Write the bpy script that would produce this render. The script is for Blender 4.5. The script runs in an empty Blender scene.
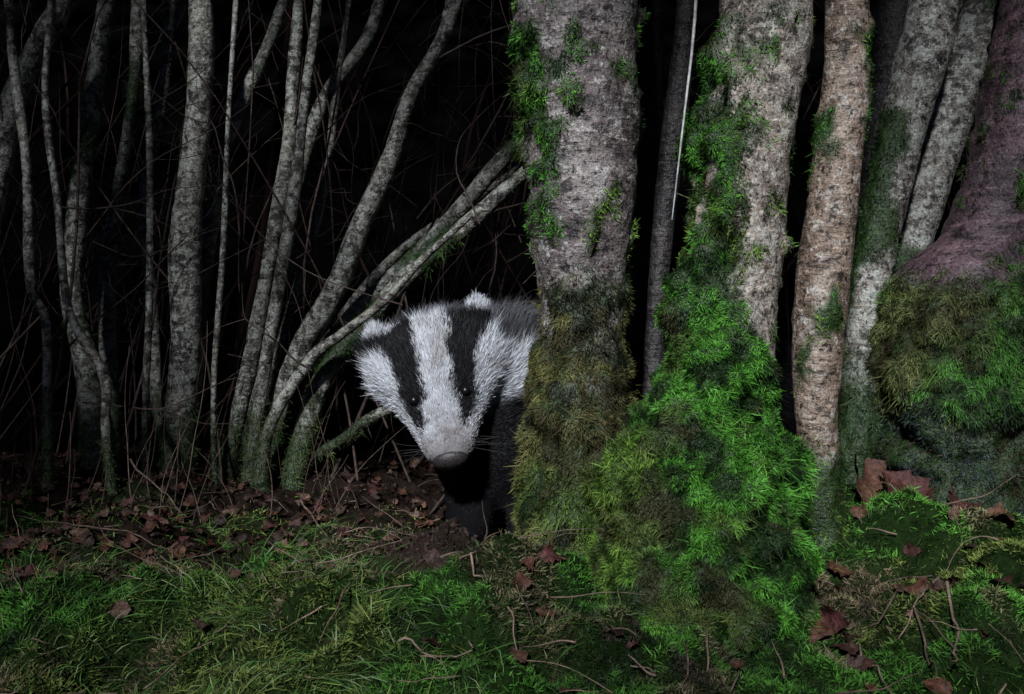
import bpy, math
import numpy as np
from mathutils import Vector
R = np.random.RandomState(7)
S = bpy.context.scene
UP = np.array([0, 0, 1.0])

# ---------------------------------------------------------------- helpers
def at(u, v, d):
    return np.array([(u - 512) * d / 1000.0, d, (347 - v) * d / 1000.0])

def nrm(a):
    a = np.asarray(a, float)
    return a / np.maximum(np.linalg.norm(a, axis=-1, keepdims=True), 1e-9)

def _h(i, j, k, s):
    n = (i * 374761393 + j * 668265263 + k * 2147483647 + s * 144665) & 0xFFFFFFFF
    n = ((n ^ (n >> 13)) * 1274126177) & 0xFFFFFFFF
    n = ((n ^ (n >> 16)) * 2246822519) & 0xFFFFFFFF
    return ((n ^ (n >> 15)) & 0xFFFFFF) / float(0xFFFFFF)

def vn(P, s=0):
    P = np.asarray(P, float); F = np.floor(P); f = P - F; f = f * f * (3 - 2 * f)
    I = F.astype(np.int64) + 1000
    r = 0
    for a in (0, 1):
        for b in (0, 1):
            for c in (0, 1):
                w = (f[:, 0] if a else 1 - f[:, 0]) * (f[:, 1] if b else 1 - f[:, 1]) * (f[:, 2] if c else 1 - f[:, 2])
                r = r + w * _h(I[:, 0] + a, I[:, 1] + b, I[:, 2] + c, s)
    return r

def fbm(P, sc, o=4, s=0):
    P = np.asarray(P, float) * sc; r = 0; a = .5; t = 0
    for i in range(o):
        r = r + a * vn(P + 17.3 * i, s + i); t += a; a *= .5; P = P * 2.03
    return r / t

def ss(a, b, x):
    t = np.clip((x - a) / (b - a), 0, 1); return t * t * (3 - 2 * t)

def mesh_raw(name, V, loops, starts, col=None, mat=None, attrs=None, smooth=False, parent=None):
    me = bpy.data.meshes.new(name)
    V = np.asarray(V, np.float32)
    me.vertices.add(len(V)); me.vertices.foreach_set("co", V.ravel())
    me.loops.add(len(loops)); me.loops.foreach_set("vertex_index", np.asarray(loops, np.int32))
    me.polygons.add(len(starts)); me.polygons.foreach_set("loop_start", np.asarray(starts, np.int32))
    if col is not None:
        a = me.attributes.new("Col", 'FLOAT_COLOR', 'POINT')
        c = np.ones((len(V), 4), np.float32); c[:, :3] = col
        a.data.foreach_set("color", c.ravel())
    if attrs:
        for k, v in attrs.items():
            a = me.attributes.new(k, 'FLOAT', 'POINT'); a.data.foreach_set("value", np.asarray(v, np.float32))
    me.update(calc_edges=True)
    if smooth:
        me.polygons.foreach_set("use_smooth", np.ones(len(starts), bool))
    o = bpy.data.objects.new(name, me); S.collection.objects.link(o)
    if mat: me.materials.append(mat)
    if parent: o.parent = parent
    return o

def mesh_quads(name, V, Q, **k):
    Q = np.asarray(Q); return mesh_raw(name, V, Q.ravel(), np.arange(len(Q)) * Q.shape[1], **k)

def empty(name):
    e = bpy.data.objects.new(name, None); e.empty_display_size = .1; S.collection.objects.link(e); return e

def blades(name, P, D, Wd, L, W, C, B, mat, parent=None, dark=.45, tip=1.2):
    n = len(P); L = np.asarray(L)[:, None] * np.ones((n, 1)); W = np.asarray(W)[:, None] * np.ones((n, 1))
    V = np.empty((n, 5, 3)); Cc = np.empty((n, 5, 3))
    m = P + D * L * .5 + B * L * .18
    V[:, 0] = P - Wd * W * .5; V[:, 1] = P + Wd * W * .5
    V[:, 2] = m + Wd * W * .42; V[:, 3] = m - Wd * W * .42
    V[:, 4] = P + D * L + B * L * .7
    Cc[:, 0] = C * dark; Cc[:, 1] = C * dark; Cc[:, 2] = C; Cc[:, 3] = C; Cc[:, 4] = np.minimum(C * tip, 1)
    b = (np.arange(n) * 5)[:, None]
    loops = (b + np.array([[0, 1, 2, 3, 3, 2, 4]])).ravel()
    st = (np.arange(n) * 7)[:, None] + np.array([[0, 4]])
    return mesh_raw(name, V.reshape(-1, 3), loops, st.ravel(), col=Cc.reshape(-1, 3), mat=mat, parent=parent)

def catmull(P, n):
    P = np.asarray(P, float); m = len(P)
    Q = np.vstack([2 * P[0] - P[1], P, 2 * P[-1] - P[-2]])
    t = np.linspace(0, m - 1 - 1e-6, n); i = t.astype(int); f = (t - i)[:, None]
    a, b, c, d = Q[i], Q[i + 1], Q[i + 2], Q[i + 3]
    return .5 * ((2 * b) + (-a + c) * f + (2 * a - 5 * b + 4 * c - d) * f * f + (-a + 3 * b - 3 * c + d) * f ** 3)

def tube(PR, n, seg, rough=.05, seed=0, caps=True):
    PR = np.asarray(PR, float)
    fine = catmull(PR, max(n * 3, 30))
    ds = np.r_[0, np.cumsum(np.linalg.norm(np.diff(fine[:, :3], axis=0), axis=1))]
    s = np.linspace(0, ds[-1], n)
    C = np.stack([np.interp(s, ds, fine[:, k]) for k in range(4)], 1)
    c = C[:, :3]; r = np.maximum(C[:, 3], .0004)
    T = nrm(np.gradient(c, axis=0))
    ref = np.array([.13, 1, .07]) if abs(T[:, 1]).mean() < .8 else np.array([1, 0, 0.])
    A = nrm(np.cross(T, ref)); Bv = np.cross(T, A)
    th = np.linspace(0, 2 * np.pi, seg, endpoint=False)
    N = A[:, None] * np.cos(th)[None, :, None] + Bv[:, None] * np.sin(th)[None, :, None]
    V = c[:, None] + N * r[:, None, None]
    if rough > 0:
        f = V.reshape(-1, 3)
        k = 1 + rough * 2.4 * (fbm(f, 7, 2, seed) - .5) * 2 + rough * (fbm(f * np.array([1, 1, 2.2]), 34, 3, seed + 5) - .5) * 2
        V = c[:, None] + N * (r[:, None] * k.reshape(n, seg))[..., None]
    V = V.reshape(-1, 3)
    i = np.arange(n - 1)[:, None] * seg; j = np.arange(seg)[None]
    j2 = (j + 1) % seg
    Q = np.stack([i + j, i + j2, i + seg + j2, i + seg + j], -1).reshape(-1, 4)
    return V, Q, np.repeat(c, seg, 0), N.reshape(-1, 3)

def merge(parts):
    Vs, Qs, o = [], [], 0
    for V, Q in parts:
        Vs.append(V); Qs.append(Q + o); o += len(V)
    return np.vstack(Vs), np.vstack(Qs)

def sample(V, Q, n, w=None):
    a, b, c, d = V[Q[:, 0]], V[Q[:, 1]], V[Q[:, 2]], V[Q[:, 3]]
    N = np.cross(c - a, d - b); ar = np.linalg.norm(N, axis=1) + 1e-12
    N = N / ar[:, None]
    p = ar.copy()
    if w is not None: p = p * w[Q].mean(1)
    p = p / p.sum()
    i = R.choice(len(Q), n, p=p); s = R.rand(n, 1); t = R.rand(n, 1)
    P = (a[i] * (1 - s) + b[i] * s) * (1 - t) + (d[i] * (1 - s) + c[i] * s) * t
    return P, N[i], i

# ---------------------------------------------------------------- materials
def newmat(name):
    m = bpy.data.materials.new(name); m.use_nodes = True
    nt = m.node_tree; nt.nodes.clear()
    out = nt.nodes.new('ShaderNodeOutputMaterial'); b = nt.nodes.new('ShaderNodeBsdfPrincipled')
    nt.links.new(b.outputs[0], out.inputs[0])
    return m, nt, b

def noise(nt, vec, scale, detail=4, rough=.6):
    n = nt.nodes.new('ShaderNodeTexNoise'); n.inputs['Scale'].default_value = scale
    n.inputs['Detail'].default_value = detail; n.inputs['Roughness'].default_value = rough
    nt.links.new(vec, n.inputs['Vector']); return n.outputs['Fac']

def ramp(nt, fac, stops):
    r = nt.nodes.new('ShaderNodeValToRGB'); e = r.color_ramp.elements
    while len(e) < len(stops): e.new(.5)
    for k, (p, c) in enumerate(stops):
        e[k].position = p; e[k].color = (c[0], c[1], c[2], 1) if hasattr(c, '__len__') else (c, c, c, 1)
    nt.links.new(fac, r.inputs[0]); return r.outputs[0]

def mix(nt, fac, a, b, mode='MIX'):
    m = nt.nodes.new('ShaderNodeMix'); m.data_type = 'RGBA'; m.blend_type = mode
    for s, v in ((m.inputs[0], fac), (m.inputs[6], a), (m.inputs[7], b)):
        if hasattr(v, 'links'): nt.links.new(v, s)
        elif hasattr(v, '__len__'): s.default_value = (*v, 1)
        else: s.default_value = v
    return m.outputs[2]

def mapping(nt, vec, sc, rot=(0, 0, 0)):
    m = nt.nodes.new('ShaderNodeMapping'); m.inputs['Scale'].default_value = sc; m.inputs['Rotation'].default_value = rot
    nt.links.new(vec, m.inputs[0]); return m.outputs[0]

def bump(nt, bsdf, h, strength, dist):
    b = nt.nodes.new('ShaderNodeBump'); b.inputs['Strength'].default_value = strength; b.inputs['Distance'].default_value = dist
    nt.links.new(h, b.inputs['Height']); nt.links.new(b.outputs[0], bsdf.inputs['Normal'])

def bark(name, dark, mid, light, lichen=(.42, .42, .36), lic=.6, off=0., mosscol=(.02, .05, .008)):
    m, nt, b = newmat(name)
    tc = nt.nodes.new('ShaderNodeTexCoord').outputs['Object']
    v = mapping(nt, tc, (1, 1, 1)); v.node.inputs['Location'].default_value = (off, off * 2, off)
    n1 = noise(nt, v, 8, 4, .7)
    n2 = noise(nt, mapping(nt, v, (22, 22, 100)), 1, 4, .65)
    n3 = noise(nt, v, 260, 2, .75)
    n4 = noise(nt, v, 38, 5, .75)
    n5 = noise(nt, v, 95, 3, .7)
    n6 = noise(nt, v, 15, 5, .7)
    c = ramp(nt, n1, [(.34, dark), (.48, mid), (.64, light)])
    c = mix(nt, ramp(nt, n2, [(.36, .8), (.45, 0.)]), c, tuple(x * .3 for x in dark))
    c = mix(nt, ramp(nt, n2, [(.58, 0.), (.65, .7)]), c, tuple(min(1, x * 1.6) for x in light))
    c = mix(nt, ramp(nt, n6, [(.54, 0.), (.62, .5)]), c, lichen)
    c = mix(nt, ramp(nt, n4, [(lic - .03, 0.), (lic + .03, .9)]), c, lichen)
    c = mix(nt, ramp(nt, n5, [(lic + .0, 0.), (lic + .06, .9)]), c, lichen)
    c = mix(nt, ramp(nt, n4, [(.37, .9), (.45, 0.)]), c, tuple(x * .3 for x in dark))
    c = mix(nt, ramp(nt, n5, [(.36, .9), (.43, 0.)]), c, tuple(x * .25 for x in dark))
    c = mix(nt, 1.0, c, ramp(nt, n3, [(.3, .4), (.65, 1.25)]), 'MULTIPLY')
    at_ = nt.nodes.new('ShaderNodeAttribute'); at_.attribute_name = 'moss'
    mc = mix(nt, ramp(nt, n5, [(.35, 0.), (.65, 1.)]), tuple(x * .3 for x in mosscol), mosscol)
    c = mix(nt, at_.outputs['Fac'], c, mc)
    nt.links.new(c, b.inputs['Base Color'])
    b.inputs['Roughness'].default_value = .5
    b.inputs['Specular IOR Level'].default_value = .45
    h = mix(nt, .4, mix(nt, .5, n2, n5), n4)
    bump(nt, b, h, 1.0, .013)
    return m

def colmat(name, rough=.7, spec=.2, trans=0., nscale=0):
    m, nt, b = newmat(name)
    a = nt.nodes.new('ShaderNodeAttribute'); a.attribute_name = 'Col'
    c = a.outputs['Color']
    if nscale:
        tc = nt.nodes.new('ShaderNodeTexCoord').outputs['Object']
        n = noise(nt, tc, nscale, 3, .65)
        c = mix(nt, 1.0, c, ramp(nt, n, [(.3, .25), (.7, 1.35)]), 'MULTIPLY')
        bump(nt, b, n, .8, .004)
    nt.links.new(c, b.inputs['Base Color'])
    b.inputs['Roughness'].default_value = rough
    b.inputs['Specular IOR Level'].default_value = spec
    return m

M_moss = colmat('moss_strands', .65, .25)
M_grass = colmat('grass_blades', .5, .35)
M_fur = colmat('fur_strands', .6, .2)
M_hide = colmat('fur_undercoat', .9, .05)
M_soil = colmat('loose_soil', .9, .1)
M_leaf = colmat('dead_leaf', .6, .25, nscale=140)
M_twig = colmat('twig_bark', .7, .25, nscale=70)
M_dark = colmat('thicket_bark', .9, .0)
M_blocker = colmat('sun_blocker_leaf', .9, .0)

# ---------------------------------------------------------------- ground
def gz(x, y):
    x = np.asarray(x, float); y = np.asarray(y, float)
    P = np.stack([x, y, x * 0], -1).reshape(-1, 3)
    n1 = fbm(P, 2.1, 3, 11).reshape(x.shape) - .5
    n2 = fbm(P, 8, 3, 21).reshape(x.shape) - .5
    n3 = fbm(P, 27, 3, 31).reshape(x.shape) - .5
    z = -.375 + .095 * ss(.75, 1.3, y)
    z = z + .075 * ss(.2, .5, x) * ss(1.1, 1.6, y)
    z = z + .045 * np.exp(-(((x - .0) / .17) ** 2 + ((y - 1.13) / .10) ** 2))
    z = z + .02 * np.exp(-(((x + .42) / .2) ** 2 + ((y - 1.12) / .1) ** 2))
    z = z + .062 * np.exp(-(((x + .10) / .10) ** 2 + ((y - 1.29) / .050) ** 2))
    z = z + .03 * np.exp(-(((x + .55) / .3) ** 2 + ((y - 1.9) / .25) ** 2))
    z = z - .060 * np.exp(-(((x + .17) / .17) ** 2 + ((y - 1.65) / .28) ** 2))
    amp = 1 - .6 * np.exp(-(((x - .1) / .3) ** 2 + ((y - 1.6) / .3) ** 2))
    z = z + amp * (.07 * n1 + .105 * n2 + .055 * n3)
    z = z - .35 * ss(2.5, 4.2, y)
    z = z + 7.5 * ss(4.5, 15, y) + 5 * ss(5, 16, np.abs(x))
    return z

def axis(lo, hi, core0, core1, step, grow=1.16):
    a = list(np.arange(core0, core1, step)); s = step
    while a[-1] < hi: s *= grow; a.append(a[-1] + s)
    s = step; f = []
    x = core0
    while x > lo: s *= grow; x -= s; f.append(x)
    return np.array(f[::-1] + a)
X = axis(-70, 70, -1.4, 1.4, .0075); Y = axis(-70, 90, .6, 2.5, .0075)
gx, gy = np.meshgrid(X, Y)
V = np.stack([gx, gy, gz(gx, gy)], -1).reshape(-1, 3)
nx = len(X); i = np.arange(len(Y) - 1)[:, None] * nx + np.arange(nx - 1)[None]
Q = np.stack([i, i + 1, i + nx + 1, i + nx], -1).reshape(-1, 4)

def hole_zone(P):
    n = fbm(P * np.array([1, 1, 0]), 16, 3, 78) - .5
    return np.clip(1.8 * np.exp(-(((P[:, 0] + .115 + n * .1) / .125) ** 2 + ((P[:, 1] - 1.34 + n * .08) / .10) ** 2)), 0, 1)
def litter_zone(P):
    x, y = P[:, 0], P[:, 1]
    n = fbm(P * np.array([1, 1, 0]), 7, 4, 77) - .5
    a = ss(-.16, -.34, x + n * .5) * ss(1.16, 1.40, y + n * .6) * (1 - .6 * ss(.54, .62, fbm(P * np.array([1, 1, 0]), 10, 3, 79)))
    c = ss(1.55, 1.9, y + n * .3)
    return np.clip(np.maximum(np.maximum(a, hole_zone(P)), c), 0, 1)
lz = litter_zone(V); hz = hole_zone(V)[:, None]
V[:, 2] += hz[:, 0] * .018 * (fbm(V, 75, 3, 97) - .5)
soil = np.array([.016, .011, .009]); mg = np.array([.012, .024, .007])
nn = fbm(V, 14, 3, 5)[:, None]
gc = (soil * lz[:, None] + mg * (1 - lz[:, None])) * (.5 + nn) * (1 + .5 * hz)
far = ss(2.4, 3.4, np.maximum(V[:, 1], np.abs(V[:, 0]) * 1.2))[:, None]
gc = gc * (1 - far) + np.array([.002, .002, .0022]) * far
M_ground, nt, b = newmat('forest_soil')
a = nt.nodes.new('ShaderNodeAttribute'); a.attribute_name = 'Col'
tc = nt.nodes.new('ShaderNodeTexCoord').outputs['Object']
n = noise(nt, tc, 60, 5, .75)
c = mix(nt, 1., a.outputs['Color'], ramp(nt, n, [(.3, .3), (.7, 1.7)]), 'MULTIPLY')
nt.links.new(c, b.inputs['Base Color']); b.inputs['Roughness'].default_value = 1.
b.inputs['Specular IOR Level'].default_value = .0
bump(nt, b, n, 1, .012)
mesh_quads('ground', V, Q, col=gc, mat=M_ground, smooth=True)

# ---------------------------------------------------------------- trees
def stem(pts, d0, d1, seg=10, n=60, rough=.05, seed=0, up=True, down=True, topz=2.6):
    k = len(pts); rows = []
    for i, (u, v, w) in enumerate(pts):
        f = i / (k - 1); d = d0 + (d1 - d0) * f
        rows.append([*at(u, v, d), w * .5 * d / 1000])
    rows = np.array(rows)
    if up:
        t = nrm(rows[0, :3] - rows[1, :3]); t = nrm(t + np.array([0, .05, .25]))
        L = (topz - rows[0, 2]) / max(t[2], .35); L = min(L, 3)
        ext = [[*(rows[0, :3] + t * L * q + np.array([0, 0, .15 * q * q])), rows[0, 3] * (1 - .6 * q)] for q in (1, .66, .33)]
        rows = np.vstack([ext, rows])
    if down:
        e = rows[-1].copy(); e[2] = gz(e[0], e[1]) - .06
        if e[2] < rows[-1, 2] - .01:
            e[3] *= 1.15; rows = np.vstack([rows, e])
    return tube(rows, n, seg, rough, seed)

def strands_on(name, V, Q, w, n, Lr, Wr, cols, hang=.5, out=.6, parent=None, clump=34, longf=.05):
    P, N, fi = sample(V, Q, n, w)
    r = R.randn(n, 3)
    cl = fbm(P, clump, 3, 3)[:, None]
    flow = np.stack([vn(P * 95, 41), vn(P * 95, 42), vn(P * 95, 43)], 1) - .5
    D = nrm(N * out + flow * 1.4 + r * .6 + np.array([0, 0, -1]) * hang)
    Wd = nrm(np.cross(D, N + r * .6))
    L = Lr[0] + (Lr[1] - Lr[0]) * R.rand(n) * (.4 + 1.2 * cl[:, 0])
    lg = (R.rand(n) < longf) * ss(.45, .6, fbm(P, 15, 2, 19)); L = L * (1 + 1.8 * lg)
    W = Wr[0] + (Wr[1] - Wr[0]) * R.rand(n)
    c0, c1, c2 = [np.array(c) for c in cols]
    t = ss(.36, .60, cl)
    m2 = ss(.50, .64, fbm(P, 9, 3, 9))[:, None]
    m3 = ss(.54, .63, fbm(P, 20, 3, 29))[:, None]
    C = (c0 * (1 - t) + c1 * t) * (1 - m2 * .8) + c2 * m2 * .8 * (.3 + .9 * t)  # low clump noise goes near-black green: occlusion shade painted into the moss colour
    C = C * (1 - m3 * .65) + np.array([.09, .075, .035]) * m3 * .35
    C = C * (.35 + 1.2 * R.rand(n, 1))
    B = nrm(R.randn(n, 3) + np.array([0, 0, -1.2 * hang])) * .6
    return blades(name, P, D, Wd, L, W, C, B, M_moss, parent)

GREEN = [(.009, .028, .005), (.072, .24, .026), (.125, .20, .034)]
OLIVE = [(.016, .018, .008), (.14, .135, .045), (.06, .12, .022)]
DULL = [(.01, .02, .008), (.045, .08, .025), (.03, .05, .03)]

M_b1 = bark('bark_grey_brown', (.042, .033, .033), (.14, .11, .108), (.27, .23, .22), (.38, .37, .35), lic=.60)
M_b2 = bark('bark_warm', (.064, .050, .042), (.21, .17, .14), (.36, .30, .255), (.45, .43, .38), lic=.575, off=3)
M_b3 = bark('bark_tan', (.065, .040, .030), (.19, .13, .095), (.33, .255, .20), (.42, .39, .35), lic=.59, off=7)
M_b4 = bark('bark_lichen', (.035, .030, .028), (.13, .11, .095), (.26, .23, .20), (.38, .39, .35), lic=.54, off=11)
M_b6 = bark('bark_purple', (.030, .018, .022), (.09, .054, .064), (.16, .10, .112), (.17, .13, .14), lic=.66, off=13)
M_bd = bark('bark_dark', (.010, .008, .008), (.020, .016, .017), (.04, .034, .034), (.06, .06, .06), lic=.7, off=17)
M_bl = bark('bark_hazel', (.028, .025, .022), (.115, .104, .085), (.25, .23, .19), (.40, .41, .36), lic=.54, off=19)

def trunk(objname, partname, pts, d0, d1, mat, mossfn=None, mosses=(), seg=96, n=300, rough=.06, seed=0, cush=.03):
    e = empty(objname)
    V, Q, C, N = stem(pts, d0, d1, seg, n, rough, seed)
    w = mossfn(V, C, N) if mossfn else np.zeros(len(V))
    if mossfn: V = V + N * (w * (.002 + cush * (fbm(V, 24, 3, 4) - .42) + .016 * (fbm(V, 62, 2, 6) - .5)))[:, None]
    mesh_quads(partname, V, Q, mat=mat, attrs={'moss': np.clip(w, 0, 1)}, smooth=True, parent=e)
    for (nm, fn, cnt, Lr, Wr, cols, hang, out) in mosses:
        ww = w * fn(V, C, N)
        strands_on(nm, V, Q, ww, cnt, Lr, Wr, cols, hang, out, e)
    return e

vis = lambda V, C, N: ss(.9, .2, V[:, 2]) * ss(.75, -.2, N[:, 1])
MW = (.0007, .0016)
def m1(V, C, N):
    nz = fbm(V, 13, 4, 2); n2 = fbm(V, 40, 3, 92); z = V[:, 2]; side = N[:, 0]
    low = ss(.11, -.03, z + (nz - .5) * .4 + (n2 - .5) * .10) * ss(.33, .43, n2 + .25 * ss(0, -.1, z))
    left = ss(-.1, -.55, side + (nz - .5) * 1.8) * ss(.13, .2, z) * ss(.47, .4, z) * ss(.42, .50, nz * .6 + n2 * .4)
    sp = ss(.66, .71, n2) * .8
    return np.clip(low + left * 1.2 + sp, 0, 1)
trunk('tree', 'trunk', [(578, -20, 126), (578, 60, 118), (580, 150, 108), (581, 230, 96), (584, 300, 84), (583, 350, 88), (582, 410, 100), (580, 480, 108), (576, 545, 118), (573, 590, 140)],
      1.33, 1.27, M_b1, m1,
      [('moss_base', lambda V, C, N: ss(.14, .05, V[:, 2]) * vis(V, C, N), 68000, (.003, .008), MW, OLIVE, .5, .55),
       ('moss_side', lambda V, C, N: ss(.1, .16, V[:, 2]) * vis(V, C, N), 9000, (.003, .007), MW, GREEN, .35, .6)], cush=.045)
def m2(V, C, N):
    nz = fbm(V, 12, 4, 8); n2 = fbm(V, 40, 3, 93); z = V[:, 2]; side = N[:, 0]
    low = ss(.0, -.08, z + (nz - .5) * .30 + (n2 - .5) * .12 + np.clip(side, -1, 1) * .06)
    left = ss(.20, -.35, side + (nz - .5) * 1.9 + (n2 - .5) * .6) * ss(.44, .32, z + (nz - .5) * .2) * ss(.33, .43, n2 + .3 * ss(.2, 0, z))
    return np.clip(low + left * 1.2 + ss(.64, .70, n2) * .7, 0, 1)
trunk('tree', 'trunk', [(768, -20, 92), (758, 60, 94), (746, 130, 94), (737, 200, 94), (731, 280, 92), (724, 350, 98), (714, 410, 124), (704, 470, 158), (694, 530, 184), (684, 590, 190), (678, 640, 205)],
      1.33, 1.17, M_b2, m2,
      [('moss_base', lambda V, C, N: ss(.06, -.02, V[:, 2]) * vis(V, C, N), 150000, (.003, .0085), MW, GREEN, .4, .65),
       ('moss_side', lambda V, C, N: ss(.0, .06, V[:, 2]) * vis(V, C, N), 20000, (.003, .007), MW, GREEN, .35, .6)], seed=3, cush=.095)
def m3(V, C, N):
    nz = fbm(V, 16, 4, 12); z = V[:, 2]
    return np.clip(ss(.64, .72, nz + .2 * np.exp(-((z - .03) / .05) ** 2)) + ss(-.11, -.17, z + (nz - .5) * .1), 0, 1)
trunk('tree', 'trunk', [(846, -20, 43), (845, 80, 43), (835, 180, 49), (824, 270, 53), (817, 350, 51), (816, 410, 43), (820, 480, 36), (822, 520, 40)], 1.38, 1.36, M_b3, m3,
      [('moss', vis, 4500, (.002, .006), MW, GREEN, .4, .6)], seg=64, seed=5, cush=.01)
lowmoss = lambda zz: (lambda V, C, N: np.clip(ss(zz + .05, zz - .05, V[:, 2] + (fbm(V, 14, 3, 14) - .5) * .15) + ss(.62, .7, fbm(V, 9, 3, 15)), 0, 1))
trunk('tree', 'trunk', [(938, -20, 50), (920, 60, 50), (902, 130, 46), (886, 200, 42), (872, 270, 38), (862, 350, 36), (855, 450, 40)], 1.6, 1.55, M_b4, lowmoss(-.02),
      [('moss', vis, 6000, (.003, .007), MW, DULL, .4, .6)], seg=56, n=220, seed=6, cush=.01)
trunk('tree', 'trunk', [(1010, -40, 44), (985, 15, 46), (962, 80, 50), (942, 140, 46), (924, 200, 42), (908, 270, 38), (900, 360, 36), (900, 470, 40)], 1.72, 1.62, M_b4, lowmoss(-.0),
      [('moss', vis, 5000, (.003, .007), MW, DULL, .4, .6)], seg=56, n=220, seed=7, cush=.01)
def m6(V, C, N):
    nz = fbm(V, 13, 4, 18); n2 = fbm(V, 40, 3, 94); return np.clip(ss(.13, .08, V[:, 2] + (nz - .5) * .14 + (n2 - .5) * .07) + ss(.66, .7, n2) * .6, 0, 1)
trunk('tree', 'trunk', [(1058, -20, 96), (1043, 60, 96), (1023, 140, 96), (1002, 210, 94), (988, 255, 96), (974, 295, 140), (964, 345, 166), (964, 400, 156), (966, 450, 144), (968, 510, 150)], 1.56, 1.5, M_b6, m6,
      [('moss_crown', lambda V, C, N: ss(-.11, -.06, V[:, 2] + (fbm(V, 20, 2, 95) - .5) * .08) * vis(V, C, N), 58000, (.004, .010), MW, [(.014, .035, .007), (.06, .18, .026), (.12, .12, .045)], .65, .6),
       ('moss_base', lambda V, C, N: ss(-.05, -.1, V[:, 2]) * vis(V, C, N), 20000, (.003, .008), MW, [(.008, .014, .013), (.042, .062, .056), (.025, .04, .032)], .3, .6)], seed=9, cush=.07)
trunk('tree_sapling', 'trunk', [(688, -20, 20), (682, 60, 22), (672, 150, 24), (662, 240, 22), (656, 330, 20), (652, 430, 22)], 1.43, 1.43, M_bd, None, (), seg=24, n=160, seed=10)
trunk('tree_sapling', 'trunk', [(900, -20, 34), (888, 80, 34), (872, 200, 30), (858, 330, 30), (850, 440, 34)], 1.85, 1.85, M_bd, None, (), seg=24, n=120, seed=11)
trunk('tree_sapling', 'trunk', [(648, -20, 30), (650, 120, 28), (644, 260, 28), (640, 440, 34)], 1.8, 1.8, M_bd, None, (), seg=24, n=120, seed=12)
trunk('tree_sapling', 'trunk', [(960, -20, 30), (925, 100, 30), (890, 230, 28), (870, 440, 34)], 2.1, 2.0, M_bd, None, (), seg=24, n=120, seed=13)
V, Q, _, _ = stem([(697, -20, 3.2), (691, 60, 2.8), (686, 100, 2.4), (679, 160, 1.8), (672, 220, 1.2)], 1.27, 1.22, 8, 50, .02, 4, up=True, down=False)
mesh_quads('dead_stick', V, Q, col=np.ones((len(V), 3)) * .40, mat=M_twig, smooth=True)

cop = empty('coppiced_hazel_tree')
LS = [
 ([(75, -20, 22), (45, 30, 22), (18, 90, 22), (0, 150, 22), (-12, 260, 24), (-15, 480, 28)], 1.9, 1.9),
 ([(5, -10, 8), (18, 80, 9), (27, 170, 9), (33, 285, 10), (46, 320, 10), (49, 410, 11), (49, 495, 12)], 1.75, 1.75),
 ([(48, -10, 7), (50, 100, 8), (58, 200, 9), (72, 310, 9), (98, 375, 9), (108, 430, 9), (116, 500, 10)], 1.7, 1.7),
 ([(112, -20, 17), (95, 80, 18), (80, 160, 19), (70, 230, 20), (76, 300, 22), (92, 380, 25), (104, 490, 32)], 2.05, 2.05),
 ([(140, -20, 14), (132, 90, 14), (122, 180, 15), (112, 260, 16), (110, 360, 17), (115, 490, 22)], 2.2, 2.2),
 ([(148, -20, 6), (150, 150, 7), (152, 300, 7), (146, 400, 8)], 2.0, 2.0),
 ([(172, -20, 12), (165, 90, 13), (150, 200, 13), (152, 320, 13), (160, 490, 16)], 2.3, 2.25),
 ([(203, -20, 26), (200, 70, 26), (195, 160, 27), (190, 250, 27), (184, 340, 27), (180, 420, 28), (178, 500, 34)], 1.95, 1.95),
 ([(238, -20, 5), (228, 120, 5), (222, 250, 6), (216, 380, 6), (212, 490, 7)], 1.9, 1.9),
 ([(275, 20, 12), (250, 95, 14), (228, 160, 15), (208, 225, 15), (195, 320, 16), (190, 480, 20)], 2.1, 2.0),
 ([(300, -20, 13), (296, 80, 14), (288, 160, 15), (268, 270, 16), (248, 360, 17), (234, 440, 18), (226, 500, 22)], 2.0, 1.95),
 ([(322, -20, 11), (308, 90, 12), (292, 190, 13), (280, 270, 13), (262, 370, 14), (248, 490, 18)], 1.9, 1.9),
 ([(385, -20, 13), (362, 40, 14), (330, 92, 15), (305, 150, 16), (285, 240, 17), (262, 350, 18), (240, 490, 22)], 2.2, 2.1),
 ([(458, -15, 17), (436, 45, 18), (412, 95, 19), (388, 160, 20), (362, 225, 21), (335, 285, 22), (305, 345, 22), (280, 400, 23), (262, 490, 30)], 1.85, 1.95),
 ([(560, 105, 13), (510, 155, 14), (455, 215, 16), (408, 262, 17), (360, 310, 18), (318, 362, 19), (292, 420, 20), (274, 500, 26)], 2.0, 2.0),
 ([(580, 130, 13), (515, 182, 15), (462, 228, 17), (415, 268, 18), (368, 318, 19), (330, 372, 21), (304, 430, 22), (284, 500, 28)], 1.9, 1.92),
 ([(470, 215, 5), (420, 262, 8), (385, 300, 9), (345, 335, 10), (310, 360, 12), (270, 430, 14), (255, 500, 16)], 1.8, 1.88),
 ([(545, 150, 7), (470, 200, 8), (400, 250, 9), (340, 320, 10), (300, 400, 11), (270, 500, 14)], 2.3, 2.2),
 ([(350, -20, 7), (335, 100, 8), (322, 200, 8), (300, 290, 9), (270, 400, 10), (250, 490, 12)], 2.3, 2.2),
 ([(500, 398, 8), (440, 400, 9), (380, 412, 10), (340, 440, 11), (296, 472, 14)], 1.85, 1.95),
]
mp = []; Ms = []
for k, (p, d0, d1) in enumerate(LS):
    p = [(u + R.randn() * 2.6, v, w * R.uniform(.86, 1.1)) for u, v, w in p]
    V, Q, C, N = stem(p, d0, d1, 28 if p[2][2] > 12 else 14, 170, .10, 30 + k, up=(p[0][1] < 50), down=True)
    mp.append((V, Q)); Ms.append(np.full(len(V), float(k)))
V, Q = merge(mp); kk = np.concatenate(Ms)
nz = fbm(V, 10, 3, 33)
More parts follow.
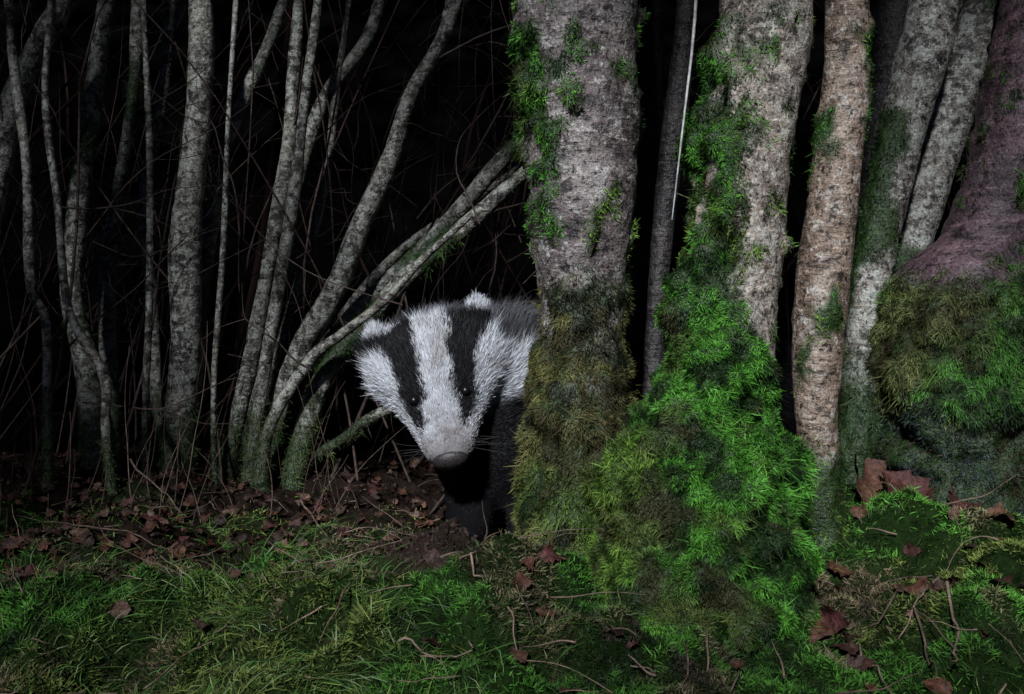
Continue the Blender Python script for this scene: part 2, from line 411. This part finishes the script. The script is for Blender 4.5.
w = ss(-.07, -.19, V[:, 2] + (nz - .5) * .3) + ss(.53, .64, nz) * np.isin(kk, [3, 4, 14, 15, 9])
w += np.exp(-((V[:, 2] - .13) / .1) ** 2) * (kk == 3) * ss(.4, .5, nz)
w = np.clip(w, 0, 1)
mesh_quads('stems', V, Q, mat=M_bl, attrs={'moss': w * .9}, smooth=True, parent=cop)
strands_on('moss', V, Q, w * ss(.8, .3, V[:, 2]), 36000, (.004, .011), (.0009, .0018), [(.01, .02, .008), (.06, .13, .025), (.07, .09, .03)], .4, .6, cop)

def twig_mesh(name, specs, col, parent=None, seg=5, n=16, mat=None):
    parts = []; cols = []
    for k, rows in enumerate(specs):
        V, Q, _, _ = tube(rows, n, seg, 0.0, k); parts.append((V, Q)); cols.append(np.tile(col * (.5 + R.rand()), (len(V), 1)))
    V, Q = merge(parts)
    return mesh_quads(name, V, Q, col=np.vstack(cols), mat=mat or M_twig, smooth=True, parent=parent)

def wander(p, d, L, r0, r1, k=6, wob=.12, grav=0.):
    rows = []; p = np.array(p, float); d = nrm(np.array(d, float))
    for i in range(k):
        f = i / (k - 1); rows.append([*p, r0 + (r1 - r0) * f])
        d = nrm(d + R.randn(3) * wob + np.array([0, 0, grav])); p = p + d * L / (k - 1)
    return rows
sp = []
for i in range(55):
    x = R.uniform(-1.5, .1); y = R.uniform(1.75, 2.9)
    lean = .15 + .75 * ss(-.6, .0, np.array(x)) if R.rand() < .6 else R.uniform(-.3, .5)
    sp.append(wander([x, y, float(gz(x, y)) - .02], [lean, R.uniform(-.1, .2), 1], R.uniform(.8, 2.0), R.uniform(.0015, .0045), .0006, 8, .13))
for i in range(115):
    x = R.uniform(-1.2, .15); y = R.uniform(1.7, 2.7); z = R.uniform(-.1, .7)
    d = [R.uniform(-.5, 1.1), R.uniform(-.3, .3), R.uniform(-.1, 1.)]
    rows = wander([x, y, z], d, R.uniform(.2, .6), R.uniform(.0009, .0024), .0004, 7, .24)
    sp.append(rows)
    for q in (2, 3, 4):
        b0 = np.array(rows[q]); sp.append(wander(b0[:3], nrm(np.array(d) + R.randn(3) * .6), R.uniform(.06, .25), b0[3] * .7, .0003, 6, .24))
twig_mesh('twigs', sp, np.array([.066, .045, .037]), cop)
sp = []
for i in range(100):
    x = R.uniform(-4.5, 4.5); y = R.uniform(3.0, 6.5)
    sp.append(wander([x, y, float(gz(x, y)) - .05], [R.uniform(-.6, .9), R.uniform(-.2, .2), 1], R.uniform(1.2, 4.0), R.uniform(.003, .022), .002, 8, .1))
for i in range(240):
    x = R.uniform(-2.5, 2.5); y = R.uniform(2.4, 4.0); z = R.uniform(-.3, 1.4)
    sp.append(wander([x, y, z], [R.uniform(-1, 1), R.uniform(-.4, .4), R.uniform(-.2, 1.)], R.uniform(.3, 1.0), R.uniform(.001, .003), .0006, 7, .2))
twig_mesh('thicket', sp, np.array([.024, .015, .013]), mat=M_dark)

# ---------------------------------------------------------------- badger
bad = empty('badger')
nose = at(451, 463, 1.33)
O = nose + np.array([-.034, .142, .182])
a_ = nrm(nose - O)
r_ = np.array([1, 0, .2]); r_ = nrm(r_ - a_ * r_.dot(a_)); u_ = np.cross(a_, r_)
def H(t, lat, h): return nose - a_ * t + r_ * lat + u_ * h
def ring_sweep(cs, rx, rt, rb, X_, U_, seg=40, pw=2.2):
    th = np.linspace(0, 2 * np.pi, seg, endpoint=False)
    c, s = np.cos(th), np.sin(th)
    cx = np.sign(c) * np.abs(c) ** (2 / pw); sx = np.sign(s) * np.abs(s) ** (2 / pw)
    V = []
    for i in range(len(cs)):
        hh = np.where(sx > 0, rt[i], rb[i])
        V.append(cs[i] + X_[i] * (cx * rx[i])[:, None] + U_[i] * (sx * hh)[:, None])
    V = np.array(V); n = len(cs)
    V = np.vstack([V.reshape(-1, 3), cs[0], cs[-1]])
    F = []
    for i in range(n - 1):
        for j in range(seg):
            j2 = (j + 1) % seg
            F.append((i * seg + j, i * seg + j2, (i + 1) * seg + j2, (i + 1) * seg + j))
    T = []
    for j in range(seg):
        j2 = (j + 1) % seg
        T.append((n * seg, j2, j)); T.append((n * seg + 1, (n - 1) * seg + j, (n - 1) * seg + j2))
    return V, F + T
HS = np.array([
 [.000, .016, .013, .012], [.006, .025, .019, .018], [.022, .034, .024, .024], [.05, .044, .030, .030], [.08, .056, .037, .037],
 [.11, .073, .046, .046], [.14, .090, .050, .056], [.165, .097, .051, .062], [.195, .096, .048, .066], [.22, .086, .040, .066], [.24, .064, .028, .055], [.25, .037, .016, .03]])
hs = catmull(HS, 44)
bodyV, bodyF = [], []
def addp(V, F):
    o = sum(len(v) for v in bodyV); bodyV.append(V); bodyF.extend([tuple(i + o for i in f) for f in F])
addp(*ring_sweep([H(s[0], 0, 0) for s in hs], hs[:, 1], hs[:, 2], hs[:, 3], [r_] * 44, [u_] * 44))
def limb(rows, n=24, flat=1.0):
    fr = catmull(np.array(rows), n); c = fr[:, :3]; T = nrm(np.gradient(c, axis=0))
    ref = UP if abs(T[:, 2]).mean() < .7 else np.array([0, 1, 0.])
    Xv = nrm(np.cross(T, ref)); Uv = np.cross(Xv, T)
    addp(*ring_sweep(list(c), fr[:, 3] * flat, fr[:, 3], fr[:, 3], Xv, Uv, 28, 2.))
limb([[-.10, 1.455, -.03, .05], [-.072, 1.485, -.045, .080], [0.0, 1.55, -.055, .106], [.09, 1.66, -.075, .122], [.27, 1.82, -.08, .14], [.42, 1.93, -.095, .13], [.5, 1.99, -.10, .09], [.55, 2.03, -.10, .035]], 40, 1.05)
limb([[-.09, 1.465, -.05, .05], [-.055, 1.485, -.10, .074], [-.035, 1.50, -.16, .082], [-.025, 1.51, -.23, .066]], 20)
limb([[-.035, 1.52, -.12, .055], [-.055, 1.47, -.175, .044], [-.06, 1.44, -.235, .036], [-.062, 1.42, -.262, .03], [-.066, 1.385, -.272, .02]], 24)
limb([[.07, 1.58, -.12, .058], [.045, 1.51, -.18, .042], [.025, 1.47, -.235, .033], [.02, 1.44, -.262, .028], [.014, 1.41, -.272, .018]], 24)
for dx, dy in ((-.03, -.06), (.06, .03)):
    limb([[.42 + dx, 1.9 + dy, -.12, .075], [.37 + dx, 1.86 + dy, -.18, .05], [.44 + dx, 1.91 + dy, -.225, .028], [.40 + dx, 1.87 + dy, -.262, .024], [.36 + dx, 1.84 + dy, -.272, .015]], 24)
limb([[.53, 2.02, -.10, .04], [.59, 2.06, -.13, .026], [.63, 2.09, -.17, .01]], 12)
EAR = []
for b0, ed in ((H(.190, -.080, .014), nrm(np.array([-.22, .05, .97]))), (H(.200, .060, .022), nrm(np.array([.12, .05, .98])))):
    ex = nrm(np.array([1, 0, 0.]) - ed * ed[0]); eu = np.cross(ex, ed)
    st = np.array([0, .013, .027, .038, .046]); wd = np.array([.021, .022, .020, .013, .005])
    addp(*ring_sweep([b0 + ed * s for s in st], wd, wd * .45, wd * .45, [ex] * 5, [eu] * 5, 24, 2.))
    EAR.append((b0, ed))
me = bpy.data.meshes.new('tmp'); me.from_pydata([tuple(v) for v in np.vstack(bodyV)], [], bodyF); me.update()
ob = bpy.data.objects.new('tmp', me); S.collection.objects.link(ob)
m = ob.modifiers.new('r', 'REMESH'); m.mode = 'VOXEL'; m.voxel_size = .0048
m = ob.modifiers.new('s', 'SMOOTH'); m.iterations = 6; m.factor = .5
dg = bpy.context.evaluated_depsgraph_get(); ev = ob.evaluated_get(dg)
me2 = bpy.data.meshes.new_from_object(ev); me2.calc_loop_triangles()
BV = np.empty(len(me2.vertices) * 3, np.float32); me2.vertices.foreach_get('co', BV); BV = BV.reshape(-1, 3).astype(float)
BT = np.empty(len(me2.loop_triangles) * 3, np.int32); me2.loop_triangles.foreach_get('vertices', BT); BT = BT.reshape(-1, 3)
bpy.data.objects.remove(ob)

def fur_color(P):
    q = P - nose; t = -(q @ a_); x = q @ r_; h = q @ u_
    nzz = (fbm(P, 60, 2, 61) - .5) * .014
    ax = np.abs(x) + nzz + (R.rand(len(P)) - .5) * .009
    mid = np.interp(t, [0, .05, .10, .15, .20, .25], [.028, .024, .019, .020, .023, .024])
    out = np.interp(t, [.0, .03, .055, .09, .13, .17, .20, .25], [.026, .024, .038, .049, .056, .068, .082, .090])
    white = np.array([.72, .74, .79]); black = np.array([.011, .011, .013])
    n = len(P); C = np.tile(white, (n, 1))
    dirt = np.maximum(ss(.50, .62, fbm(P, 90, 3, 66)) * ss(.12, .0, t) * .8, ss(.50, .68, fbm(P, 40, 3, 67)) * .45)
    C = C * (1 - dirt[:, None]) + np.array([.24, .20, .18]) * dirt[:, None]
    blk = ss(0, .003, ax - mid) * ss(.003, -.001, ax - out)
    C = C * (1 - blk[:, None]) + black * blk[:, None]
    sn = ss(.05, .012, t)[:, None]; C = C * (1 - sn * .6) + np.array([.22, .18, .17]) * sn * .6
    und = ss(-.028, -.044, h + nzz + .35 * np.clip(t - .1, 0, .12) * (x > 0)) * ss(.0, .03, t)
    C = C * (1 - und[:, None]) + black * und[:, None]
    zz = P[:, 2] + nzz
    bk = np.maximum(ss(.216, .234, t + nzz * 1.5), ss(.082, .094, x) * ss(-.012, .006, zz))
    tc_ = np.clip(t, 0, .24); dist = np.linalg.norm(P - (nose - a_ * tc_[:, None]), axis=1)
    bk = np.maximum(bk, ss(.160, .172, dist)); bk = np.maximum(bk, (t < -.004) * 1.)
    grey = np.array([.085, .085, .095]) * (.25 + 1.4 * R.rand(n, 1))
    low = ss(.03, -.02, zz)[:, None]
    body = grey * (1 - low) + black * low
    C = C * (1 - bk[:, None]) + body * bk[:, None]
    dn = (ss(-.065, -.09, zz) * ss(.055, .075, np.linalg.norm(q, axis=1)) * (q[:, 1] > .095) * ss(-.02, .02, q[:, 1] - .095))[:, None]
    dn = np.maximum(dn, ((q[:, 2] < -.026) | ((q[:, 1] > .075) & (zz < -.125)))[:, None] * 1.)
    C = C * (1 - dn) + black * dn
    for b0, ed in EAR:
        e = P - b0; s = e @ ed; near = np.linalg.norm(e - s[:, None] * ed, axis=1) < .028
        wt = (ss(.022, .030, s) * near)[:, None]; bt = (ss(-.01, 0, s) * ss(.027, .021, s) * near)[:, None]
        C = C * (1 - bt) + black * bt; C = C * (1 - wt) + white * wt
    return C
bc = fur_color(BV) * .45
mesh_raw('body', BV, BT.ravel(), np.arange(len(BT)) * 3, col=bc, mat=M_hide, smooth=True, parent=bad)
a, b, c = BV[BT[:, 0]], BV[BT[:, 1]], BV[BT[:, 2]]
NN = np.cross(b - a, c - a); ar = np.linalg.norm(NN, axis=1); NN = NN / (ar[:, None] + 1e-12)
cen = (a + b + c) / 3; hd = np.linalg.norm(cen - H(.13, 0, 0), axis=1)
wgt = ar * np.where(hd < .17, 5.5, 1.0); wgt /= wgt.sum()
n = 200000; fi = R.choice(len(BT), n, p=wgt); s1 = np.sqrt(R.rand(n, 1)); s2 = R.rand(n, 1)
P = a[fi] * (1 - s1) + b[fi] * s1 * (1 - s2) + c[fi] * s1 * s2; N = NN[fi]
q = P - nose; t = -(q @ a_); latx = q @ r_
headw = ss(.2, .15, np.linalg.norm(P - H(.12, 0, 0), axis=1))[:, None]
flow = nrm(q) * headw + (1 - headw) * nrm(np.array([.6, .5, -.25]))
lowb = ss(-.06, -.16, P[:, 2])[:, None] * (1 - headw); flow = flow * (1 - lowb) + np.array([0, 0, -1]) * lowb
flow = flow + .75 * (np.stack([vn(P * 80, 71), vn(P * 80, 72), vn(P * 80, 73)], 1) - .5)
ear_any = np.zeros(n, bool)
for b0, ed in EAR:
    e = P - b0; s = e @ ed; nr = ((np.linalg.norm(e - s[:, None] * ed, axis=1) < .028) & (s > .010)); ear_any |= nr
    flow = np.where(nr[:, None], ed + .3 * R.randn(n, 3), flow)
F = nrm(flow - N * np.sum(flow * N, 1, keepdims=True))
lift = .15 + .50 * R.rand(n, 1)
D = nrm(F + N * lift + R.randn(n, 3) * .20)
L = np.interp(t, [-.02, .03, .08, .15, .2, .25], [.002, .003, .006, .011, .014, .021]) * (.4 + 1.0 * R.rand(n))
L = L * (1 + 1.1 * ss(.06, .09, np.abs(latx)) * ss(.08, .13, t))
L = np.where(ear_any, .012 * (.5 + .9 * R.rand(n)), L)
Wd = nrm(np.cross(D, N + .7 * R.randn(n, 3)))
C = fur_color(P) * (.5 + .56 * R.rand(n, 1))
keep = (t > .010) | (np.linalg.norm(q, axis=1) > .06)
def surf(t, lat):
    k = np.interp(t, HS[:, 0], HS[:, 1]); hh = np.interp(t, HS[:, 0], HS[:, 2])
    return H(t, lat, hh * (max(0, 1 - (abs(lat) / k) ** 2.2)) ** (1 / 2.2))
EP = [surf(.088, -.0355), surf(.088, .0355)]
for e in EP: keep &= np.linalg.norm(P - e, axis=1) > .008
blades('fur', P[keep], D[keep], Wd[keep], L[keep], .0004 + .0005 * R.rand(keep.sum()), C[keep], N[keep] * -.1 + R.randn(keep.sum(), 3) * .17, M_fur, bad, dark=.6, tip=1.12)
sp = []
for s in (-1, 1):
    for k in range(7):
        p0 = H(.016 + .004 * k, s * .030, .004 - .002 * k); sp.append(wander(p0, r_ * s + a_ * R.uniform(-.3, .3) - u_ * R.uniform(-.1, .5), R.uniform(.03, .055), .00022, .0001, 5, .08))
twig_mesh('whiskers', sp, np.array([.03, .03, .03]), bad, 4, 8)

def uvs(name, c, ax, rad, mat, parent, seg=24):
    th, ph = np.meshgrid(np.linspace(0, 2 * np.pi, seg, endpoint=False), np.linspace(.001, np.pi - .001, seg // 2 + 1))
    d = np.stack([np.cos(th) * np.sin(ph), np.sin(th) * np.sin(ph), np.cos(ph)], -1).reshape(-1, 3)
    V = c + sum(d[:, k:k + 1] * rad[k] * ax[k] for k in range(3))
    nr = seg // 2; i = np.arange(nr)[:, None] * seg; j = np.arange(seg)[None]
    Q = np.stack([i + j, i + seg + j, i + seg + (j + 1) % seg, i + (j + 1) % seg], -1).reshape(-1, 4)
    return mesh_quads(name, V, Q, mat=mat, smooth=True, parent=parent)
M_eye, nt, b = newmat('eye'); b.inputs['Base Color'].default_value = (.006, .005, .005, 1); b.inputs['Roughness'].default_value = .3
b.inputs['Specular IOR Level'].default_value = .25
M_nose, nt, b = newmat('nose_skin'); tc = nt.nodes.new('ShaderNodeTexCoord').outputs['Object']
nz_ = noise(nt, tc, 400, 3, .6); nt.links.new(ramp(nt, nz_, [(.3, (.010, .008, .009)), (.7, (.045, .036, .038))]), b.inputs['Base Color'])
b.inputs['Roughness'].default_value = .5; bump(nt, b, nz_, .6, .0012)
for i, e in enumerate(EP): uvs('eye_%d' % (i + 1), e + u_ * .001, (r_, a_, u_), (.0072, .0078, .0062), M_eye, bad)
uvs('nose_pad', H(.004, 0, .002), (r_, a_, u_), (.0240, .013, .0165), M_nose, bad)
for s in (-1, 1): uvs('nostril_%d' % (1 if s < 0 else 2), H(-.005, s * .0105, .004), (r_, a_, u_), (.0048, .0045, .004), M_eye, bad, 12)
cl = []
for px, py in ((-.066, 1.378), (.014, 1.402)):
    for k in range(5):
        x0 = px + (k - 2) * .008; cl.append([[x0, py + .004, -.262, .003], [x0 - .002, py - .008, -.266, .0024], [x0 - .003, py - .02, -.276, .0006]])
twig_mesh('claws', cl, np.array([.05, .042, .035]), bad, 8, 8)

# ---------------------------------------------------------------- ground cover
def gn(x, y):
    e = .004; return nrm(np.stack([-(gz(x + e, y) - gz(x - e, y)) / (2 * e), -(gz(x, y + e) - gz(x, y - e)) / (2 * e), np.ones_like(x)], -1))
def gpts(n, y0=.80, y1=2.6, half=.60, extra=.15):
    y = y0 * (y1 / y0) ** R.rand(n); x = (R.rand(n) * 2 - 1) * (half * y + extra)
    return x, y
x, y = gpts(400000, .88, 1.95)
P = np.stack([x, y, gz(x, y)], -1); lzz = litter_zone(P)
keep = R.rand(len(x)) < (1 - lzz * .95) * np.clip(.15 + 1.6 * ss(.37, .50, fbm(P * [1, 1, 0], 15, 3, 51)), 0, 1)
P = P[keep]; N = gn(P[:, 0], P[:, 1]); n = len(P)
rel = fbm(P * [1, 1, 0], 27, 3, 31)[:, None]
cl = fbm(P * [1, 1, 0], 50, 3, 52)[:, None]; big = fbm(P * [1, 1, 0], 5, 3, 53)[:, None]
flow = np.stack([vn(P * 80, 54), vn(P * 80, 55), vn(P * 80, 56)], 1) - .5
D = nrm(N * .7 + flow * 1.3 + R.randn(n, 3) * .55); D[:, 2] = np.abs(D[:, 2]) * .8 + .05
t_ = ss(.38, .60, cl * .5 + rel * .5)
lush = .75 + .7 * ss(.4, .6, fbm(P * [1, 1, 0], 3.1, 2, 88))[:, None]
C = np.array([.010, .026, .005]) * (1 - t_) + np.array([.060, .19, .022]) * t_  # hollows of the ground relief get near-black green, shade put into the colour
br = ss(.47, .57, big); C = C * (1 - .75 * br) + np.array([.125, .14, .035]) * .75 * br * (.25 + .9 * t_)
pk = ss(.54, .62, fbm(P * [1, 1, 0], 11, 3, 57))[:, None]; C = C * (1 - .7 * pk) + np.array([.16, .10, .075]) * .7 * pk * (.3 + .9 * t_)
C = C * lush * (.3 + 1.25 * R.rand(n, 1))
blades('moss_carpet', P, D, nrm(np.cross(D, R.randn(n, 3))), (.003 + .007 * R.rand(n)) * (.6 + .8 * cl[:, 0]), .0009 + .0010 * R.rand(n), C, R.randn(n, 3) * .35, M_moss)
x, y = gpts(60000, .85, 1.7)
P = np.stack([x, y, gz(x, y)], -1); g = fbm(P * [1, 1, 0], 6, 3, 81)
pr = ss(.45, .58, g + .14 * ss(.1, -.25, x) - .12 * ss(.0, .4, x)) * (1 - .85 * litter_zone(P))
keep = R.rand(len(x)) < pr * .5; P = P[keep]; n = len(P)
dirs = np.stack([vn(P * 14, 84) - .5, vn(P * 14, 85) - .5, np.zeros(n)], 1) * 2.2
D = nrm(dirs + R.randn(n, 3) * .4 + np.array([0, -.2, .65]))
C = np.array([.06, .14, .028]) * (.3 + 1.0 * R.rand(n, 1)) + np.array([.09, .07, .02]) * (R.rand(n, 1) < .2)
B = nrm(dirs + R.randn(n, 3) * .4 + np.array([0, 0, -.9])) * .7
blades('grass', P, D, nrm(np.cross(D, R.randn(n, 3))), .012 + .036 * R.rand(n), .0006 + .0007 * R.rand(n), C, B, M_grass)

NC = 12000
x = R.normal(-.11, .11, NC); y = R.normal(1.33, .08, NC)
P = np.stack([x, y, gz(x, y)], -1); k_ = R.rand(NC) < hole_zone(P) ** 2; P = P[k_]; n = len(P)
th, ph = np.meshgrid(np.linspace(0, 2 * np.pi, 6, endpoint=False), np.linspace(.05, np.pi - .05, 4))
dd = np.stack([np.cos(th) * np.sin(ph), np.sin(th) * np.sin(ph), np.cos(ph)], -1).reshape(-1, 3)
sz = (.0008 + .0042 * R.rand(n) ** 4)[:, None, None]
st3 = .5 + R.rand(n, 1, 3)
V = P[:, None] + dd[None] * sz * st3 * (.45 + .9 * R.rand(n, 24, 1))
i = np.arange(3)[:, None] * 6; j = np.arange(6)[None]; q0 = np.stack([i + j, i + 6 + j, i + 6 + (j + 1) % 6, i + (j + 1) % 6], -1).reshape(-1, 4)
Q = (q0[None] + (np.arange(n) * 24)[:, None, None]).reshape(-1, 4)
mesh_quads('soil_crumbs', V.reshape(-1, 3), Q, col=np.repeat(np.array([.036, .024, .019]) * (.3 + R.rand(n, 1)), 24, 0), mat=M_soil)

def leaves(name, P, N, size, cols, mat=M_leaf, curl=1.):
    n = len(P); k = 13
    s = np.linspace(0, 1, k); w = np.sin(np.pi * s ** .8) * .34 * (1 + .16 * np.where(np.arange(k) % 2 == 0, 1, -1)); w[0] = .012; w[-1] = .004
    yaw = R.rand(n) * 2 * np.pi; t0 = np.stack([np.cos(yaw), np.sin(yaw), R.randn(n) * .25], -1)
    N = nrm(N + R.randn(n, 3) * .4); T = nrm(t0 - N * np.sum(t0 * N, 1, keepdims=True)); B = np.cross(N, T)
    V = np.zeros((n, k, 5, 3)); Cc = np.zeros((n, k, 5, 3))
    cur = R.uniform(-.5, .9, (n, 1)) * curl; cup = R.uniform(-.8, .8, (n, 1)) * curl; tw = R.randn(n, 1) * 1.1 * curl; sk = R.randn(n, 1) * .3
    wv = R.rand(n, 1) * 6
    for j, lat in enumerate((-1, -.5, 0, .5, 1)):
        for i in range(k):
            ang = tw * (s[i] - .5)
            lx = lat * w[i] * (1 + .25 * (R.rand(n, 1) - .5) * 2 * (abs(lat) == 1)) + sk * (s[i] - .5) ** 2
            up = cur * (s[i] - .5) ** 2 + cup * lx * lx * 2.2 + (.02 if j in (1, 3) else 0) + .045 * R.randn(n, 1) * (abs(lat) == 1) + .05 * abs(lat) * np.sin(wv + lat + s[i] * 9)
            p = T * (s[i] - .5) + B * (lx * np.cos(ang)) + N * (up + lx * np.sin(ang))
            V[:, i, j] = P + p * size[:, None]
            Cc[:, i, j] = cols * (1.3 if j == 2 else 1) * (.8 + .4 * R.rand(n, 1))
    V = V.reshape(-1, 3); Cc = Cc.reshape(-1, 3)
    base = (np.arange(n) * k * 5)[:, None, None]; ii = np.arange(k - 1)[None, :, None] * 5; jj = np.arange(4)[None, None]
    b0 = base + ii + jj
    Q = np.stack([b0, b0 + 1, b0 + 6, b0 + 5], -1).reshape(-1, 4)
    return mesh_quads(name, V, Q, col=Cc, mat=mat, smooth=True)
x, y = gpts(15000, .9, 2.6); P = np.stack([x, y, gz(x, y)], -1); lzz = litter_zone(P)
hole = hole_zone(P)
keep = R.rand(len(x)) < np.clip(lzz * .40 - hole, 0, 1) + .010 + .02 * (x > .35); P = P[keep]; n = len(P)
pal = np.array([[.085, .036, .022], [.05, .024, .018], [.11, .055, .035], [.035, .02, .015], [.12, .07, .05], [.075, .026, .022]])
leaves('fallen_leaves', P + np.array([0, 0, .004]) + R.rand(n, 1) * [0, 0, .008], gn(P[:, 0], P[:, 1]), .012 + .022 * R.rand(n), pal[R.randint(0, 6, n)] * (.4 + .7 * R.rand(n, 1)))
BL = [(884, 468, 1.46, .09), (868, 482, 1.44, .08), (908, 486, 1.42, .07), (890, 490, 1.40, .05), (552, 592, 1.12, .03), (520, 628, 1.06, .022), (545, 640, 1.04, .022), (835, 600, 1.12, .038), (818, 618, 1.10, .035),
      (848, 632, 1.08, .038), (912, 566, 1.2, .035), (838, 540, 1.28, .03), (985, 492, 1.40, .06), (1003, 520, 1.32, .045), (1015, 500, 1.36, .06), (960, 500, 1.4, .05),
      (180, 572, 1.3, .025), (60, 610, 1.2, .022), (860, 652, 1.06, .03), (1000, 600, 1.12, .03)]
P = []
for u, v, d, s in BL:
    xx = (u - 512) * d / 1000; P.append([xx, d, float(gz(xx, d)) + .008 + s * .10])
P = np.array(P); n = len(P)
leaves('dead_leaves', P, np.tile([0, -.6, 1.], (n, 1)), np.array([b[3] for b in BL]) * 1.15, pal[R.choice([0, 1, 2, 5], n)] * .9, curl=1.)

sp = []
for (u0, v0, u1, v1, d0, d1, w) in [(935, 560, 862, 618, 1.2, 1.12, 4), (952, 612, 956, 700, 1.12, 1.0, 4), (914, 615, 940, 700, 1.12, 1.0, 3.5), (855, 630, 895, 690, 1.1, 1.0, 3), (930, 560, 900, 640, 1.18, 1.08, 3),
                                     (1024, 440, 935, 455, 1.5, 1.42, 3), (400, 660, 470, 690, 1.02, .98, 3), (470, 600, 490, 640, 1.1, 1.04, 3), (40, 560, 180, 590, 1.4, 1.28, 3), (130, 460, 190, 520, 1.7, 1.6, 4), (300, 500, 330, 540, 1.5, 1.4, 3)]:
    A = at(u0, v0, d0); B_ = at(u1, v1, d1); rows = []
    for f in np.linspace(0, 1, 7):
        p = A * (1 - f) + B_ * f; p[2] = float(gz(p[0], p[1])) + .012 if v0 > 500 else p[2]
        p = p + R.randn(3) * .003; rows.append([*p, w * .0004 * (1.2 - f * .6)])
    sp.append(rows)
x, y = gpts(450, .9, 2.3)
for i in range(len(x)):
    aa = R.rand() * 6.28; sp.append(wander([x[i], y[i], float(gz(x[i], y[i])) + .011], [math.cos(aa), math.sin(aa), .08], R.uniform(.02, .12), R.uniform(.0006, .0014), .0003, 5, .25, -.02))
twig_mesh('fallen_twigs', sp, np.array([.15, .105, .08]), None, 6, 12)
sp = []
for i in range(60):
    xx = R.uniform(-1.0, -.25); yy = R.uniform(1.45, 1.9)
    sp.append(wander([xx, yy, float(gz(xx, yy))], [R.uniform(-.3, .4), R.uniform(-.2, .2), 1], R.uniform(.06, .32), R.uniform(.0007, .0013), .0003, 6, .12))
twig_mesh('dead_stalks', sp, np.array([.10, .07, .055]), None, 5, 12)

# ---------------------------------------------------------------- added leaf screen, out of shot, its gap shapes the sunlight
el, az = math.radians(35), math.radians(14)
d = np.array([-math.sin(az) * math.cos(el), -math.cos(az) * math.cos(el), math.sin(el)])
e1 = np.array([math.cos(az), -math.sin(az), 0]); e2 = np.cross(d, e1); e2 = e2 if e2[2] > 0 else -e2
n = 20000
P = np.stack([R.uniform(-7, 7, n), R.uniform(-6, 9, n), R.uniform(2.5, 3.6, n)], 1); P[:, 2] += np.clip(P[:, 1] - 3, 0, 9) * .45
tgt = np.array([.08, 1.27, -.03]); q = P - tgt
rr = ((q @ e1) / 1.2) ** 2 + ((q @ e2) / .88) ** 2
keep = R.rand(n) < 1 - np.exp(-rr ** 1.6); P = P[keep]; n = len(P)
T = nrm(R.randn(n, 3)); B = nrm(np.cross(T, R.randn(n, 3)))
sz = .10 + .07 * R.rand(n, 1)
V = np.stack([P - T * sz, P + B * sz * .7, P + T * sz, P - B * sz * .7], 1).reshape(-1, 3)
mesh_quads('sun_blocker_leaves', V, np.arange(n * 4).reshape(-1, 4), col=np.tile([.012, .016, .008], (n * 4, 1)), mat=M_blocker)

# ---------------------------------------------------------------- light, sky, camera
sun = bpy.data.lights.new('sun', 'SUN'); sun.energy = 5.0; sun.angle = math.radians(4); sun.color = (.93, .96, 1.0)
so = bpy.data.objects.new('sun', sun); S.collection.objects.link(so)
so.rotation_euler = Vector(d).to_track_quat('Z', 'Y').to_euler()
w = bpy.data.worlds.new('World'); S.world = w; w.use_nodes = True
nt = w.node_tree; bg = nt.nodes['Background']; sk = nt.nodes.new('ShaderNodeTexSky'); sk.sky_type = 'NISHITA'; sk.sun_disc = False
sk.sun_elevation = el; sk.sun_rotation = math.atan2(d[0], d[1])
tint = mix(nt, 1., sk.outputs[0], (.60, .80, 1.5), 'MULTIPLY')
nt.links.new(tint, bg.inputs[0]); bg.inputs[1].default_value = .015
cam = bpy.data.cameras.new('cam'); co = bpy.data.objects.new('camera', cam); S.collection.objects.link(co)
co.rotation_euler = (math.radians(90), 0, 0); cam.sensor_width = 36; cam.lens = 35.156; cam.clip_start = .05; cam.clip_end = 400
S.camera = co
S.view_settings.view_transform = 'Standard'; S.view_settings.look = 'None'; S.view_settings.exposure = 0
